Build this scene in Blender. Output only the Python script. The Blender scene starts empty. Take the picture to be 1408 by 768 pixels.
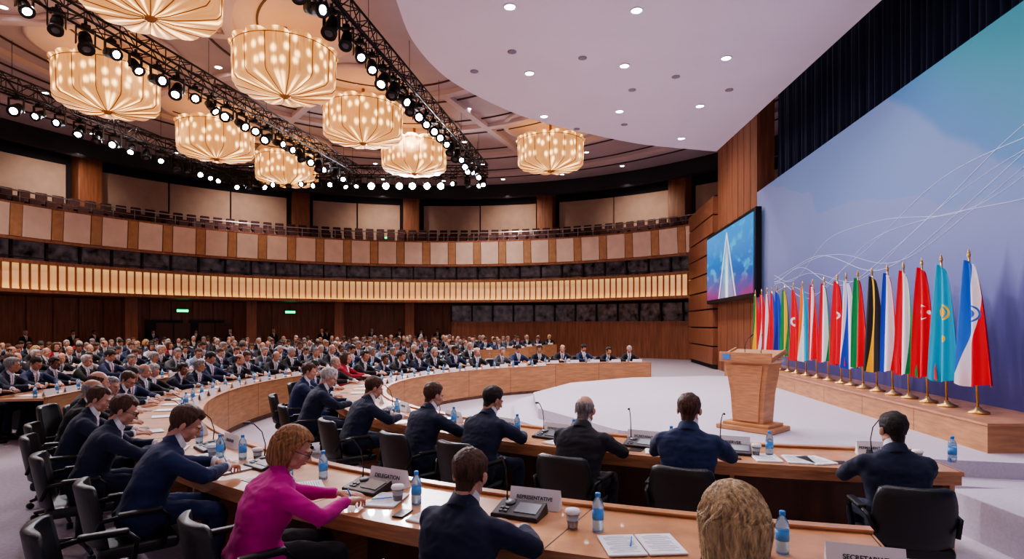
import bpy, bmesh, math, random
from math import sin, cos, pi, radians, atan2, sqrt
from mathutils import Vector, Matrix, noise
random.seed(7)
S = bpy.context.scene
COL = S.collection
try: S.view_settings.look = 'AgX - Medium High Contrast'
except Exception as ex: print('look', ex)

# ------------------------------------------------------------------ materials
def mat(name, col, rough=.5, metal=0, em=None, es=0, ns=0, na=.15, bump=0, bs=60, trans=0, st=(1,1,1), coat=0, sheen=0):
    m = bpy.data.materials.new(name); m.use_nodes = True
    nt = m.node_tree; b = nt.nodes['Principled BSDF']
    b.inputs['Base Color'].default_value = (*col, 1)
    b.inputs['Roughness'].default_value = rough
    b.inputs['Metallic'].default_value = metal
    b.inputs['Transmission Weight'].default_value = trans
    b.inputs['Coat Weight'].default_value = coat
    b.inputs['Sheen Weight'].default_value = sheen
    if em: b.inputs['Emission Color'].default_value = (*em, 1); b.inputs['Emission Strength'].default_value = es
    tc = nt.nodes.new('ShaderNodeTexCoord'); mp = nt.nodes.new('ShaderNodeMapping')
    mp.inputs['Scale'].default_value = st
    nt.links.new(tc.outputs['Object'], mp.inputs['Vector'])
    if ns:
        n = nt.nodes.new('ShaderNodeTexNoise'); n.inputs['Scale'].default_value = ns; n.inputs['Detail'].default_value = 5
        nt.links.new(mp.outputs[0], n.inputs['Vector'])
        r = nt.nodes.new('ShaderNodeValToRGB')
        r.color_ramp.elements[0].position = .3; r.color_ramp.elements[1].position = .7
        r.color_ramp.elements[0].color = (*[c*(1-na) for c in col], 1)
        r.color_ramp.elements[1].color = (*[min(1, c*(1+na)) for c in col], 1)
        nt.links.new(n.outputs['Fac'], r.inputs['Fac']); nt.links.new(r.outputs['Color'], b.inputs['Base Color'])
        if em and es<0: nt.links.new(r.outputs['Color'], b.inputs['Emission Color']); b.inputs['Emission Strength'].default_value=-es
    if bump:
        n2 = nt.nodes.new('ShaderNodeTexNoise'); n2.inputs['Scale'].default_value = bs; n2.inputs['Detail'].default_value = 3
        nt.links.new(mp.outputs[0], n2.inputs['Vector'])
        bp = nt.nodes.new('ShaderNodeBump'); bp.inputs['Strength'].default_value = bump; bp.inputs['Distance'].default_value = .01
        nt.links.new(n2.outputs['Fac'], bp.inputs['Height']); nt.links.new(bp.outputs['Normal'], b.inputs['Normal'])
    return m

WOOD = mat('desk_wood', (.60,.29,.135), .32, ns=5, na=.22, st=(1,1,9), coat=.25)
WOODP = mat('panel_wood', (.54,.27,.12), .4, ns=3, na=.2, st=(1,1,7))
WOODD = mat('dark_wood', (.13,.055,.03), .45, ns=2, na=.3, st=(4,4,.5))
WOODM = mat('wall_wood', (.29,.115,.06), .45, ns=2, na=.3, st=(5,5,.4))
SEAM = mat('seam', (.06,.03,.02), .6)
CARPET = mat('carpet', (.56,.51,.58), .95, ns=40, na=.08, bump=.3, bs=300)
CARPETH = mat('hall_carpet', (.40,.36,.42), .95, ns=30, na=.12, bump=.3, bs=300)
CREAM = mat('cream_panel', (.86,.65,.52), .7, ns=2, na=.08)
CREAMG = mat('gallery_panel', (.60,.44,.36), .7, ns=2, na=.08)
TANP = mat('tan_panel', (.52,.28,.14), .6, ns=4, na=.15)
CEIL = mat('ceiling_paint', (.48,.40,.43), .8, ns=.5, na=.12)
CEILR = mat('ceiling_rib', (.60,.50,.52), .8)
CANOPY = mat('canopy_paint', (.92,.84,.89), .75, ns=.4, na=.03)
BLACK = mat('black_metal', (.012,.012,.015), .4, .3)
DARK = mat('dark_void', (.02,.018,.028), .8)
LEATHER = mat('black_leather', (.014,.014,.016), .42, bump=.25, bs=120)
PLASTIC = mat('black_plastic', (.02,.02,.022), .35)
GREYP = mat('grey_plastic', (.12,.12,.13), .4)
STEEL = mat('steel', (.5,.5,.52), .3, 1)
GOLD = mat('brass', (.75,.5,.2), .3, 1)
WHITE = mat('white_card', (.88,.87,.89), .7)
PAPER = mat('paper', (.9,.9,.93), .8, ns=60, na=.05, st=(.2,3,1))
INK = mat('ink', (.03,.03,.06), .7)
BOTTLE = mat('bottle_plastic', (.45,.72,.95), .06, trans=.8)
LABEL = mat('bottle_label', (.08,.35,.8), .4)
CAP = mat('bottle_cap', (.05,.3,.8), .4)
GLASSM = mat('glass', (.9,.93,.95), .05, trans=.9)
GLASSD = mat('booth_glass', (.055,.038,.042), .12, ns=2.6, na=.95, em=(.5,.35,.4), es=-.4)  # emissive speckle paints reflections and lit interiors into the dark glass
LAMP = mat('lamp_lens', (1,1,1), .3, em=(.86,.9,1), es=80)
LAMPB = mat('lamp_lens_bright', (1,1,1), .3, em=(.8,.86,1), es=320)
DOWN = mat('downlight_lens', (1,1,1), .3, em=(1,.95,.97), es=30)
GREEN = mat('exit_sign', (0,.3,.1), .5, em=(.05,1,.4), es=3)
CURTAIN = mat('curtain_velvet', (.012,.020,.055), .9, sheen=.2)
SHIRT = mat('shirt_cotton', (.8,.8,.84), .8)
SHOE = mat('shoe_leather', (.01,.01,.01), .3)
EYE = mat('eye_white', (.8,.78,.75), .2)
PUP = mat('pupil', (.02,.015,.01), .15)
LIP = mat('lip', (.45,.17,.14), .5)
def suitm(n, c): return mat(n, c, .85, ns=3, na=.15, bump=.15, bs=400, sheen=.08)
NAVY = suitm('suit_navy', (.010,.017,.050)); NAVY2 = suitm('suit_blue', (.012,.026,.092))
CHAR = suitm('suit_charcoal', (.019,.020,.027)); GREYS = suitm('suit_grey', (.09,.092,.105)); BLK = suitm('suit_black', (.009,.009,.012))
MAG = suitm('jacket_magenta', (.62,.008,.28)); REDJ = suitm('jacket_red', (.40,.02,.04)); TANJ = suitm('jacket_tan', (.42,.32,.24)); LBL = suitm('shirt_light_blue', (.35,.48,.68)); WHJ = suitm('blouse_white', (.7,.68,.68))
def skinm(n, c):
    m = mat(n, c, .5, ns=14, na=.14, bump=.12, bs=160); m.node_tree.nodes['Principled BSDF'].inputs['Subsurface Weight'].default_value = .05
    m.node_tree.nodes['Principled BSDF'].inputs['Subsurface Radius'].default_value = (.01,.004,.002); return m
SK1 = skinm('skin_light', (.64,.35,.25)); SK2 = skinm('skin_tan', (.54,.28,.18)); SK3 = skinm('skin_brown', (.28,.14,.085))
def hairm(n, c): return mat(n, c, .5, ns=22, na=.6, st=(3,3,.5), bump=1.0, bs=110)
HBR = hairm('hair_brown', (.10,.045,.024)); HDK = hairm('hair_dark', (.022,.015,.013)); HGR = hairm('hair_grey', (.29,.28,.28))
HWH = hairm('hair_white', (.6,.58,.57)); HAU = mat('hair_auburn', (.40,.19,.08), .5, ns=80, na=.6, st=(1,1,.16), bump=1.0, bs=220)
HBL = mat('hair_blonde', (.66,.44,.23), .45, ns=80, na=.6, st=(1,1,.14), bump=1.0, bs=260)
TIE = [mat('tie_red', (.3,.02,.03), .5), mat('tie_blue', (.02,.06,.25), .5)]

# ------------------------------------------------------------------ mesh builder
class MB:
    def __init__(s): s.v=[]; s.f=[]; s.m=[]; s.s=[]
    def add(s, vs, fs, mi=0, M=None, smooth=True, flip=False):
        o = len(s.v)
        if M is not None: s.v.extend([M @ Vector(v) for v in vs])
        else: s.v.extend([Vector(v) for v in vs])
        for f in fs:
            g = [o+i for i in f]
            if flip: g.reverse()
            s.f.append(g); s.m.append(mi); s.s.append(smooth)
    def merge(s, o, M=None, flip=False, mi=None):
        off = len(s.v)
        s.v.extend([M @ v for v in o.v] if M is not None else o.v)
        for i, f in enumerate(o.f):
            g = [off+k for k in f]
            if flip: g.reverse()
            s.f.append(g); s.m.append(o.m[i] if mi is None else mi); s.s.append(o.s[i])
    def box(s, c, size, mi=0, M=None, bev=0, rz=0, seg=2, rx=0):
        hx, hy, hz = [k/2 for k in size]
        T = Matrix.Translation(c) @ Matrix.Rotation(rz, 4, 'Z') @ Matrix.Rotation(rx, 4, 'X')
        if M is not None: T = M @ T
        if bev:
            bm = bmesh.new(); bmesh.ops.create_cube(bm, size=1)
            for v in bm.verts: v.co = Vector((v.co.x*size[0], v.co.y*size[1], v.co.z*size[2]))
            bmesh.ops.bevel(bm, geom=bm.edges[:], offset=bev, segments=seg, affect='EDGES', profile=.5)
            bm.verts.index_update()
            s.add([v.co.copy() for v in bm.verts], [[v.index for v in f.verts] for f in bm.faces], mi, T, False); bm.free(); return
        vs = [(x*hx, y*hy, z*hz) for x in (-1,1) for y in (-1,1) for z in (-1,1)]
        s.add(vs, [(0,1,3,2),(4,6,7,5),(0,4,5,1),(2,3,7,6),(0,2,6,4),(1,5,7,3)], mi, T, False)
    def loft(s, rings, mi=0, M=None, caps=True, smooth=True, closed=True):
        n = len(rings[0]); vs = [p for r in rings for p in r]; fs = []
        for i in range(len(rings)-1):
            for j in range(n if closed else n-1):
                a=i*n+j; b=i*n+(j+1)%n
                fs.append((a, b, b+n, a+n))
        if caps: fs.append(list(range(n))[::-1]); fs.append([(len(rings)-1)*n+j for j in range(n)])
        s.add(vs, fs, mi, M, smooth)
    def tube(s, pts, rads, n=10, mi=0, M=None, round_=False, sq=1):
        pts = [Vector(p) for p in pts]
        if not hasattr(rads, '__len__'): rads = [rads]*len(pts)
        rads = list(rads)
        if round_:
            d0=(pts[0]-pts[1]).normalized(); d1=(pts[-1]-pts[-2]).normalized(); r0=rads[0]; r1=rads[-1]
            A=[(pts[0]+d0*r0*sin(a), r0*cos(a)) for a in (1.4,1.0,.5)]
            B=[(pts[-1]+d1*r1*sin(a), r1*cos(a)) for a in (.5,1.0,1.4)]
            pts=[a[0] for a in A]+pts+[b[0] for b in B]; rads=[a[1] for a in A]+rads+[b[1] for b in B]
        rings=[]; t0=(pts[1]-pts[0]).normalized()
        up = Vector((0,0,1)) if abs(t0.z)<.9 else Vector((0,1,0))
        x=t0.cross(up).normalized(); 
        for i,p in enumerate(pts):
            if i==0: t=t0
            elif i==len(pts)-1: t=(pts[i]-pts[i-1]).normalized()
            else: t=((pts[i+1]-pts[i]).normalized()+(pts[i]-pts[i-1]).normalized()).normalized()
            x=(x-t*x.dot(t)).normalized(); y=t.cross(x)
            rings.append([p+(x*cos(2*pi*k/n)+y*sin(2*pi*k/n)*sq)*rads[i] for k in range(n)])
        s.loft(rings, mi, M)
    def rev(s, prof, n=24, mi=0, M=None, smooth=True):
        s.loft([[Vector((r*cos(2*pi*k/n), r*sin(2*pi*k/n), z)) for k in range(n)] for r,z in prof], mi, M, True, smooth)
    def ell(s, c, r, mi=0, M=None, nu=20, nv=12, R=None):
        T = Matrix.Translation(c)
        if R is not None: T = T @ R
        T = T @ Matrix.Diagonal((*r,1))
        if M is not None: T = M @ T
        s.loft([[Vector((sin(a)*cos(2*pi*k/nu), sin(a)*sin(2*pi*k/nu), -cos(a))) for k in range(nu)] for a in [pi*(i+.15)/(nv+.3) for i in range(nv+1)]], mi, T)
    def build(s, name, mats, parent=None, loc=None, rz=0, recalc=False, mesh_only=False):
        me = bpy.data.meshes.new(name); me.from_pydata([tuple(v) for v in s.v], [], s.f)
        for m in mats: me.materials.append(m)
        me.polygons.foreach_set('material_index', s.m); me.polygons.foreach_set('use_smooth', s.s)
        me.update()
        if recalc:
            bm=bmesh.new(); bm.from_mesh(me); bmesh.ops.recalc_face_normals(bm, faces=bm.faces); bm.to_mesh(me); bm.free()
        if mesh_only: return me
        return inst(name, me, loc, rz, parent)
def inst(name, me, loc=None, rz=0, parent=None, sc=1, rot=None):
    ob = bpy.data.objects.new(name, me); COL.objects.link(ob)
    if loc is not None: ob.location = loc
    ob.rotation_euler = rot if rot else (0,0,rz)
    ob.scale = (sc,sc,sc)
    if parent: ob.parent = parent
    return ob
def empty(name, loc=(0,0,0)):
    e = bpy.data.objects.new(name, None); COL.objects.link(e); e.location=loc; return e
def remesh(mb, voxel, it=5, fac=.5):
    me = bpy.data.meshes.new('t'); me.from_pydata([tuple(v) for v in mb.v], [], mb.f)
    bm=bmesh.new(); bm.from_mesh(me); bmesh.ops.recalc_face_normals(bm, faces=bm.faces); bm.to_mesh(me); bm.free()
    ob = bpy.data.objects.new('t', me); COL.objects.link(ob)
    m = ob.modifiers.new('r','REMESH'); m.mode='VOXEL'; m.voxel_size=voxel
    if it: q = ob.modifiers.new('s','SMOOTH'); q.factor=fac; q.iterations=it
    dg = bpy.context.evaluated_depsgraph_get(); ev = ob.evaluated_get(dg); m2 = ev.to_mesh()
    o = MB(); o.v=[v.co.copy() for v in m2.vertices]; o.n=[v.normal.copy() for v in m2.vertices]; o.f=[list(p.vertices) for p in m2.polygons]
    o.m=[0]*len(o.f); o.s=[True]*len(o.f)
    ev.to_mesh_clear(); bpy.data.objects.remove(ob); bpy.data.meshes.remove(me)
    return o
def ss(a,b,x):
    t=max(0,min(1,(x-a)/(b-a))); return t*t*(3-2*t)
RX=lambda a: Matrix.Rotation(a,4,'X'); RY=lambda a: Matrix.Rotation(a,4,'Y'); RZ=lambda a: Matrix.Rotation(a,4,'Z'); TR=Matrix.Translation

# ------------------------------------------------------------------ hands
def hand_raw(pose):
    h=MB()
    h.tube([(0,-.03,0),(0,.005,0),(0,.03,0)],[.026,.027,.032],10,sq=.7,round_=True)
    for x in (-.026,-.009,.009,.026):
        h.tube([(x*.6,.01,0),(x,.05,.002),(x*1.1,.088,0)],[.014,.014,.0115],8,round_=True)
    curl={'rest':14,'write':42,'fist':60}[pose]
    for x,L,spl in ((-.031,.068,-4),(-.011,.078,-1),(.011,.073,2),(.030,.056,6)):
        p=Vector((x,.088,0)); pts=[p]; a=radians(curl*.5)
        for k,fr in enumerate((.44,.31,.25)):
            d=Vector((sin(radians(spl)),cos(a),-sin(a))); p=p+d*L*fr; pts.append(p.copy()); a+=radians(curl)
        h.tube(pts,[.0092,.0085,.0078,.0066],8,round_=True)
    if pose=='rest': tp=[(-.024,.02,-.004),(-.046,.048,-.010),(-.058,.075,-.014),(-.062,.098,-.018)]
    else: tp=[(-.024,.02,-.006),(-.044,.05,-.02),(-.040,.082,-.034),(-.03,.104,-.04)]
    h.tube(tp,[.015,.013,.011,.009],8,round_=True)
    return remesh(h,.0032,2,.5)
HANDS={k:hand_raw(k) for k in ('rest','write')}

# ------------------------------------------------------------------ head / hair
def head_raw(h, M, fem=False):
    j=.9 if fem else 1
    h.ell((0,-.016,.028),(.076,.096,.090),M=M)
    h.ell((0,.018,-.03),(.060*j,.074,.080),M=M)
    h.ell((0,.048,-.083),(.034*j,.034,.026),M=M)
    for s in (-1,1):
        h.ell((s*.036,.058,-.022),(.024,.026,.026),M=M)
        h.ell((s*.046*j,.012,-.068),(.018,.04,.026),M=M)
        h.ell((s*.083,-.010,-.010),(.010,.019,.031),M=M,R=RZ(s*-.45)@RX(-.15))
        h.ell((s*.012,.102,-.032),(.009,.011,.008),M=M)
    h.ell((0,.080,.020),(.046,.016,.011),M=M)
    h.tube([(0,.088,.008),(0,.104,-.014),(0,.113,-.029)],[.008,.010,.0115],8,M=M,round_=True)
    h.ell((0,.086,-.053),(.022,.012,.006),M=M); h.ell((0,.083,-.064),(.019,.012,.007),M=M)
def grow_hair(H, M, style, seed):
    Mi=M.inverted(); cov=[0]*len(H.v)
    for i,v in enumerate(H.v):
        p=Mi@v; x,y,z=p.x,p.y+.018,p.z-.024
        if p.z<-.12: continue
        r=max(1e-4,sqrt(x*x*1.6+y*y)); fh=y/r
        nb_=noise.noise(Vector((p.x*30+seed,p.y*30,p.z*30)))
        zl=-.082+.045*ss(-.75,-.25,fh)+.022*ss(-.25,.15,fh)+.078*ss(.22,.72,fh)
        zl+=.008*nb_+(.010*ss(.02,.05,abs(p.x)) if fh>.6 else 0)
        if abs(p.x)>.079 and -.045<p.y<.012 and p.z<.024: continue
        c=ss(-.004,.016,p.z-zl)
        if style=='bald':
            c*=1-ss(.045,.062,p.z+.25*max(0,p.y)+.006*nb_)
        if c<=0: continue
        st=noise.noise(Vector((p.x*55,p.y*22,p.z*40+seed)))+.5*noise.noise(Vector((p.x*120,p.y*50,p.z*80)))
        up=ss(-.02,.09,p.z)
        t=.0015+.004*ss(-.07,0,p.z)+.012*up+(.012*up*ss(-.06,.06,p.y) if style=='full' else 0)
        if style=='bald': t=.004
        t+=.0045*st*(.4+.6*up)+.005*nb_*up
        q=H.n[i]; H.v[i]=v+q*(t*c); cov[i]=c
    for i,f in enumerate(H.f):
        if sum(cov[k] for k in f)/len(f)>.12: H.m[i]=2
def hair_mesh(style, seed, nu=72, nv=44):
    c=Vector((0,-.018,.024)); R=Vector((.0785,.0985,.0925)); rings=[]
    if style=='wavy': c=Vector((0,-.026,.022))
    for i in range(nv+1):
        a=pi*(i+.2)/(nv+.4); ring=[]
        for k in range(nu):
            az=2*pi*k/nu; d=Vector((sin(a)*cos(az), sin(a)*sin(az), -cos(a))); f=d.y
            big=noise.noise(Vector((d.x*1.7+seed,d.y*1.7,d.z*1.7)))
            low=max(0,-d.z); q=sqrt(max(0,1-d.z*d.z))
            a2=az+.26*sin(d.z*4.6+seed)+.14*big
            fl=noise.noise(Vector((cos(a2)*6,sin(a2)*6,d.z*1.4+seed)))+.5*noise.noise(Vector((cos(a2)*15,sin(a2)*15,d.z*1.8)))+.55*noise.noise(Vector((cos(a2)*38,sin(a2)*38,d.z*2.4)))
            zmin=-2 if f<.15 else -2+2.5*ss(.15,.62,f)
            if style=='wavy': wav=.0095*fl+.010*big; th=.35+.14*low; zs=1+.75*low
            else: wav=.0055*fl+.004*big; th=.19+.12*low; zs=1+.45*low
            cov=ss(-.07,.07,d.z-zmin+.04*fl)
            p=Vector((d.x*R.x,d.y*R.y,d.z*R.z))
            p=Vector((p.x*(1+th*(1.15 if style=='wavy' else 1)),p.y*(1+th),p.z*(1+th*(.7 if style=='wavy' and d.z>0 else 1))))
            if d.z<0:
                p.z*=zs; ex=min(1.45,.62+.42/max(q,.3)); p.x*=ex; p.y*=ex
                if p.y>.03: p.y=.03+(p.y-.03)*.3
            p+=Vector((d.x,d.y,d.z*.3))*wav*(.3+.7*ss(0,.5,q))
            q2=Vector((d.x*R.x,d.y*R.y,d.z*R.z))*.86
            ring.append(c+q2.lerp(p,cov))
        rings.append(ring)
    o=MB(); o.loft(rings); return o

# ------------------------------------------------------------------ person
def spine(t,a,hz):
    p=Vector((0,0,hz)); n=14; st=t/n; ang=a*.5
    for i in range(n):
        s=max(0,(i+.5)*st); ang=a*(.5+1.1*s/.5) if t>0 else a*.3
        p=p+Vector((0,sin(ang),cos(ang)))*st
    return p, Vector((0,sin(ang),cos(ang)))
def make_person(suit,skin,hair,style='short',a=16,hp=18,hy=0,roll=0,arms=None,poses=('rest','rest'),fem=False,vox=.012,glasses=False,
                stand=False,seed=0,tie=0,pen=False,shirt=None,hair_n=(72,44),wide=1.0,hvox=.0052):
    a=radians(a); hz=.92 if stand else .54
    P=MB(); B=MB(); w=(.92 if fem else 1.0)*wide
    secs=[(-.12,.150,.105),(-.04,.178,.135),(.05,.174,.134),(.14,.166,.124),(.25,.182,.126),(.35,.198,.122),(.41,.190,.104),(.445,.145,.088),(.475,.104,.077),(.495,.076,.068)]
    rings=[]
    for t,rw,rd in secs:
        p,u=spine(t,a,hz); f=Vector((0,u.z,-u.y)); r=[]
        if fem and .2<t<.36: rd*=1.12
        if fem and abs(t-.14)<.05: rw*=.92
        for k in range(28):
            th=2*pi*k/28; cx,cy=cos(th),sin(th); q=(abs(cx)**2.5+abs(cy)**2.5)**(-1/2.5)
            r.append(p+Vector((cx*q*rw*w,0,0))+f*(cy*q*rd))
        rings.append(r)
    B.loft(rings)
    sh,_=spine(.395,a,hz)
    if arms is None: arms=[((.29,.30,.79),(.12,.51,.79)),((.29,.30,.79),(.13,.50,.79))]
    if stand: arms=[((.25,-.02,1.08),(.24,.08,.86))]*2
    W=[]
    for s,(e,wr) in zip((-1,1),arms):
        S0=sh+Vector((s*.168*w,0,0)); E=Vector((s*e[0],e[1],e[2])); Wr=Vector((s*wr[0],wr[1],wr[2])); W.append((E,Wr,s))
        mid=S0.lerp(E,.5)+Vector((s*.012,0,.0)); m2=E.lerp(Wr,.4)
        k=.92 if fem else 1
        B.tube([sh+Vector((s*.1*w,0,.0)),S0,mid,E,m2,Wr],[.07*k,.069*k,.063*k,.056*k,.053*k,.039*k],12,round_=False)
        B.ell(S0,(.068*k,.067*k,.062*k))
        if stand:
            B.tube([(s*.09,0,.95),(s*.095,.01,.5),(s*.1,-.01,.1)],[.095,.068,.052],12,round_=False)
            P.loft([[Vector((s*.1+.045*cos(x)*q[1],-.01+q[0],q[2]*(.5+.5*sin(x)))) for x in [2*pi*i/12 for i in range(12)]] for q in ((-.06,.7,.09),(-.02,1,.11),(.06,1,.09),(.14,1.1,.06),(.19,.6,.04))],4)
        else:
            B.ell((s*.08,-.02,.545),(.10,.13,.085))
            B.tube([(s*.085,0,.545),(s*.11,.24,.545),(s*.13,.44,.52),(s*.13,.45,.48),(s*.13,.43,.28),(s*.13,.40,.11)],[.088,.080,.066,.064,.056,.052],12,round_=False)
            P.loft([[Vector((s*.13+.045*cos(x)*q[1],.40+q[0],q[2]*(.5+.5*sin(x)))) for x in [2*pi*i/12 for i in range(12)]] for q in ((-.06,.7,.09),(-.02,1,.11),(.06,1,.09),(.14,1.1,.06),(.19,.6,.04))],4)
    B=remesh(B,vox,6,.5)
    nb,u=spine(.46,a,hz); fwd=Vector((0,u.z,-u.y))
    for i,v in enumerate(B.v):
        fold=noise.noise(Vector((v.x*7+seed,v.y*7,v.z*15)))*.008-abs(noise.noise(Vector((v.x*16,v.y*12+seed,v.z*26))))*.009
        B.v[i]=v+B.n[i]*fold
    for i,f in enumerate(B.f):
        c=B.v[f[0]]*.5+B.v[f[2]]*.5
        rel=c-nb; tt=rel.dot(u); ff=rel.dot(fwd)
        if ff>.045 and -.24<tt<.05:
            wdt=.062*(tt+.24)/.24
            if abs(c.x)<wdt: B.m[i]=7 if (abs(c.x)<.017 and not fem) else 3
        if fem and not stand and (c.z<.5 or (c.y>.15 and c.z<.66)): B.m[i]=10
    P.merge(B)
    def band(t0,t1,r0,r1,mi,tilt,th=.006):
        rr=[]
        for (t,r) in ((t0,r0),(t1,r1),(t1,r1-th),(t0,r0-th)):
            p,_u=spine(t,a,hz)
            rr.append([p+Vector((cos(x)*r,0,0))+(fwd*cos(tilt)-u*sin(tilt))*(sin(x)*r*1.02) for x in [2*pi*i/28 for i in range(28)]])
        rr.append(rr[0]); P.loft(rr,mi,caps=False)
    if not fem: band(.465,.548,.072,.0660,3,.5)
    band(.430,.508,.100,.0760,0,.55,.010)
    H=MB(); hc=nb+u*.10+Vector((0,.022,.068))
    M=TR(hc)@RZ(radians(hy))@RX(radians(-hp))@RY(radians(roll))
    head_raw(H,M,fem)
    n0=nb-u*.03; n1=M@Vector((0,-.028,-.035))
    H.tube([n0,n0.lerp(n1,.5),n1],[.060 if not fem else .052,.055 if not fem else .046,.056 if not fem else .047],14)
    H=remesh(H,hvox,3,.5); H.m=[1]*len(H.f)
    if style in ('bob','wavy'): P.merge(H); P.merge(hair_mesh(style,seed*1.7+.3,*hair_n),M,mi=2)
    else: grow_hair(H,M,style,seed*1.7); P.merge(H)
    for s in (-1,1):
        P.ell((s*.030,.0775,.0),(.0125,.012,.010),5,M,12,8)
        P.ell((s*.030,.0865,-.001),(.0055,.0045,.0055),6,M,10,6)
        P.ell((s*.030,.0785,.005),(.0145,.0125,.0075),1,M,12,6)
        P.tube([(s*.014,.095,.019),(s*.03,.095,.023),(s*.048,.081,.018)],[.002,.0035,.0015],6,2,M)
    P.tube([(-.022,.092,-.058),(0,.0985,-.057),(.022,.092,-.058)],[.002,.004,.002],8,8,M)
    if glasses:
        for s in (-1,1):
            P.tube([(s*.031+.021*cos(x),.101,.0+.017*sin(x)) for x in [2*pi*i/16 for i in range(17)]],.0018,6,6,M)
            P.tube([(s*.052,.10,.004),(s*.074,.06,.006),(s*.086,-.005,.006)],.002,6,6,M)
        P.tube([(-.010,.102,.004),(0,.104,.007),(.010,.102,.004)],.0018,6,6,M)
    for (E,Wr,s),pose in zip(W,poses):
        d=(Wr-E).normalized()
        if not stand: d=Vector((d.x*.8-s*.05,d.y,-.10)).normalized()
        x=d.cross(Vector((0,0,1))).normalized(); z=x.cross(d)
        if stand: d=Vector((0,.3,-1)).normalized(); z=Vector((s,0,0)); x=d.cross(z).normalized(); z=x.cross(d)
        M2=Matrix(((x.x,d.x,z.x,0),(x.y,d.y,z.y,0),(x.z,d.z,z.z,0),(0,0,0,1)))
        if s<0: M2=M2@Matrix.Diagonal((-1,1,1,1))
        M2=TR(Wr+d*.02)@M2
        P.merge(HANDS[pose],M2,flip=(s<0),mi=1)
        if not fem: P.tube([Wr-d*.01,Wr+d*.018],[.0385,.035],14,3)
        if pen and pose=='write':
            tip=M2@Vector((-.035,.10,-.035))
            P.tube([tip+Vector((.0,.02,-.03)),tip+Vector((-.01,-.03,.09))],[.003,.0045],8,9)
    mats=[suit,skin,hair,shirt or SHIRT,SHOE,EYE,PUP,TIE[tie],LIP,CAP,BLK]
    return P,mats
def man(name,**k):
    P,m=make_person(**k); return P.build(name,m,mesh_only=True)

# ------------------------------------------------------------------ seating geometry
CX,CY,SX=4.5,11.5,1.15
def PP(r,al,z=0.0):
    a=radians(al); return Vector((CX-SX*r*cos(a), CY-r*sin(a), z))
def yaw(p): return atan2(CY-p.y,CX-p.x)-pi/2
def sweep(mb,prof,a0,a1,mi=0,step=1.5,f=PP,smooth=False):
    n=max(1,int(abs(a1-a0)/step)); 
    mb.loft([[f(r,a0+(a1-a0)*i/n,z) for r,z in prof] for i in range(n+1)],mi,smooth=smooth)
def rect(r0,r1,z0,z1): return [(r0,z0),(r1,z0),(r1,z1),(r0,z1)]
BX,BY=-4.3,18.6
def PB(r,ang,z=0.0):
    a=radians(ang); return Vector((BX+r*cos(a),BY+r*sin(a),z))

# ------------------------------------------------------------------ room shell
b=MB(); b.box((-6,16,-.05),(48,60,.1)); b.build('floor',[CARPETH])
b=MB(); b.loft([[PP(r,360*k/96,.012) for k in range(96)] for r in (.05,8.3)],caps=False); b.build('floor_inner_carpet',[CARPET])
b=MB(); b.box((-7,19,11.1),(46,54,.2))
for r in (4.2,8.2,12.4,16.4): 
    sweep(b,rect(r,r+.35,10.82,11.0),0,360,1,3,PB); sweep(b,rect(r-.7,r-.64,10.95,11.0),0,360,2,3,PB); sweep(b,rect(r+1.0,r+1.06,10.95,11.0),0,360,2,3,PB)
for k in range(12): 
    p=PB(10.4,k*30+8); b.box((p.x,p.y,10.91),(12.2,.3,.17),1,rz=radians(k*30+8))
b.build('ceiling',[CEIL,CEILR,SEAM],recalc=True)
b=MB(); sweep(b,rect(19.3,19.8,10.2,11.0),20,215,0,3,PB); b.build('trim_ceiling_edge',[DARK],recalc=True)
b=MB(); sweep(b,rect(22.6,23.0,5.9,11.0),20,215,0,2,PB)
cols=[49,72.5,97,116,146,172]
prev=30
for c in cols+[205]:
    a0,a1=prev+2,c-2
    nseg=max(1,round((a1-a0)/9)); w=(a1-a0)/nseg
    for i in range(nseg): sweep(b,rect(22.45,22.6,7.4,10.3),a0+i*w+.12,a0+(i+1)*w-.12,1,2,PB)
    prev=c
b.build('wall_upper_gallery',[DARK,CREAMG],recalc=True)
for c in cols:
    b=MB(); p=PB(22.1,c); b.box((p.x,p.y,8.45),(1.0,1.1,5.1),0,rz=radians(c),bev=.03)
    b.box((p.x,p.y,6.6),(1.15,1.25,.5),0,rz=radians(c),bev=.03)
    b.build('column',[WOODM])
b=MB(); sweep(b,rect(21.2,21.5,0,3.6),20,215,0,2,PB)
for k in range(22,214,3): sweep(b,rect(21.12,21.2,.1,3.3),k+.1,k+2.9,0,2,PB)
b.build('wall_back',[WOODM],recalc=True)
b=MB(); sweep(b,rect(19.6,19.9,0,2.15),37,89,0,2,PB); sweep(b,rect(19.75,19.8,2.15,3.2),37,89,1,2,PB)
for k in range(37,90,4): sweep(b,rect(19.6,19.8,2.15,3.2),k,k+.25,2,1,PB)
b.build('interpreter_booth',[WOODM,GLASSD,BLACK],recalc=True)
b=MB()
for c in (97,110,125,143): 
    p=PB(19.7,c,1.75); b.box(p,(.6,.6,3.5),0,rz=radians(c),bev=.03)
b.build('balcony_support_column',[WOODM])
for c in (131,137):
    b=MB(); b.box((0,0,1.1),(.1,1.9,2.2),0,bev=.01); b.box((-.06,.03,1.05),(.03,.85,2.0),1); b.box((-.06,-.9,1.05),(.03,.85,2.0),1)
    b.build('door_%d'%c,[BLACK,WOODD],loc=PB(21.0,c),rz=radians(c))
for c in (118,134.5,101):
    b=MB(); b.box((0,0,0),(.05,.7,.22),0,bev=.01); b.box((-.03,0,0),(.02,.6,.15),1); b.build('exit_sign',[BLACK,GREEN],loc=PB(21.0 if c!=101 else 22.35,c,2.75 if c!=101 else 8.0),rz=radians(c))

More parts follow.
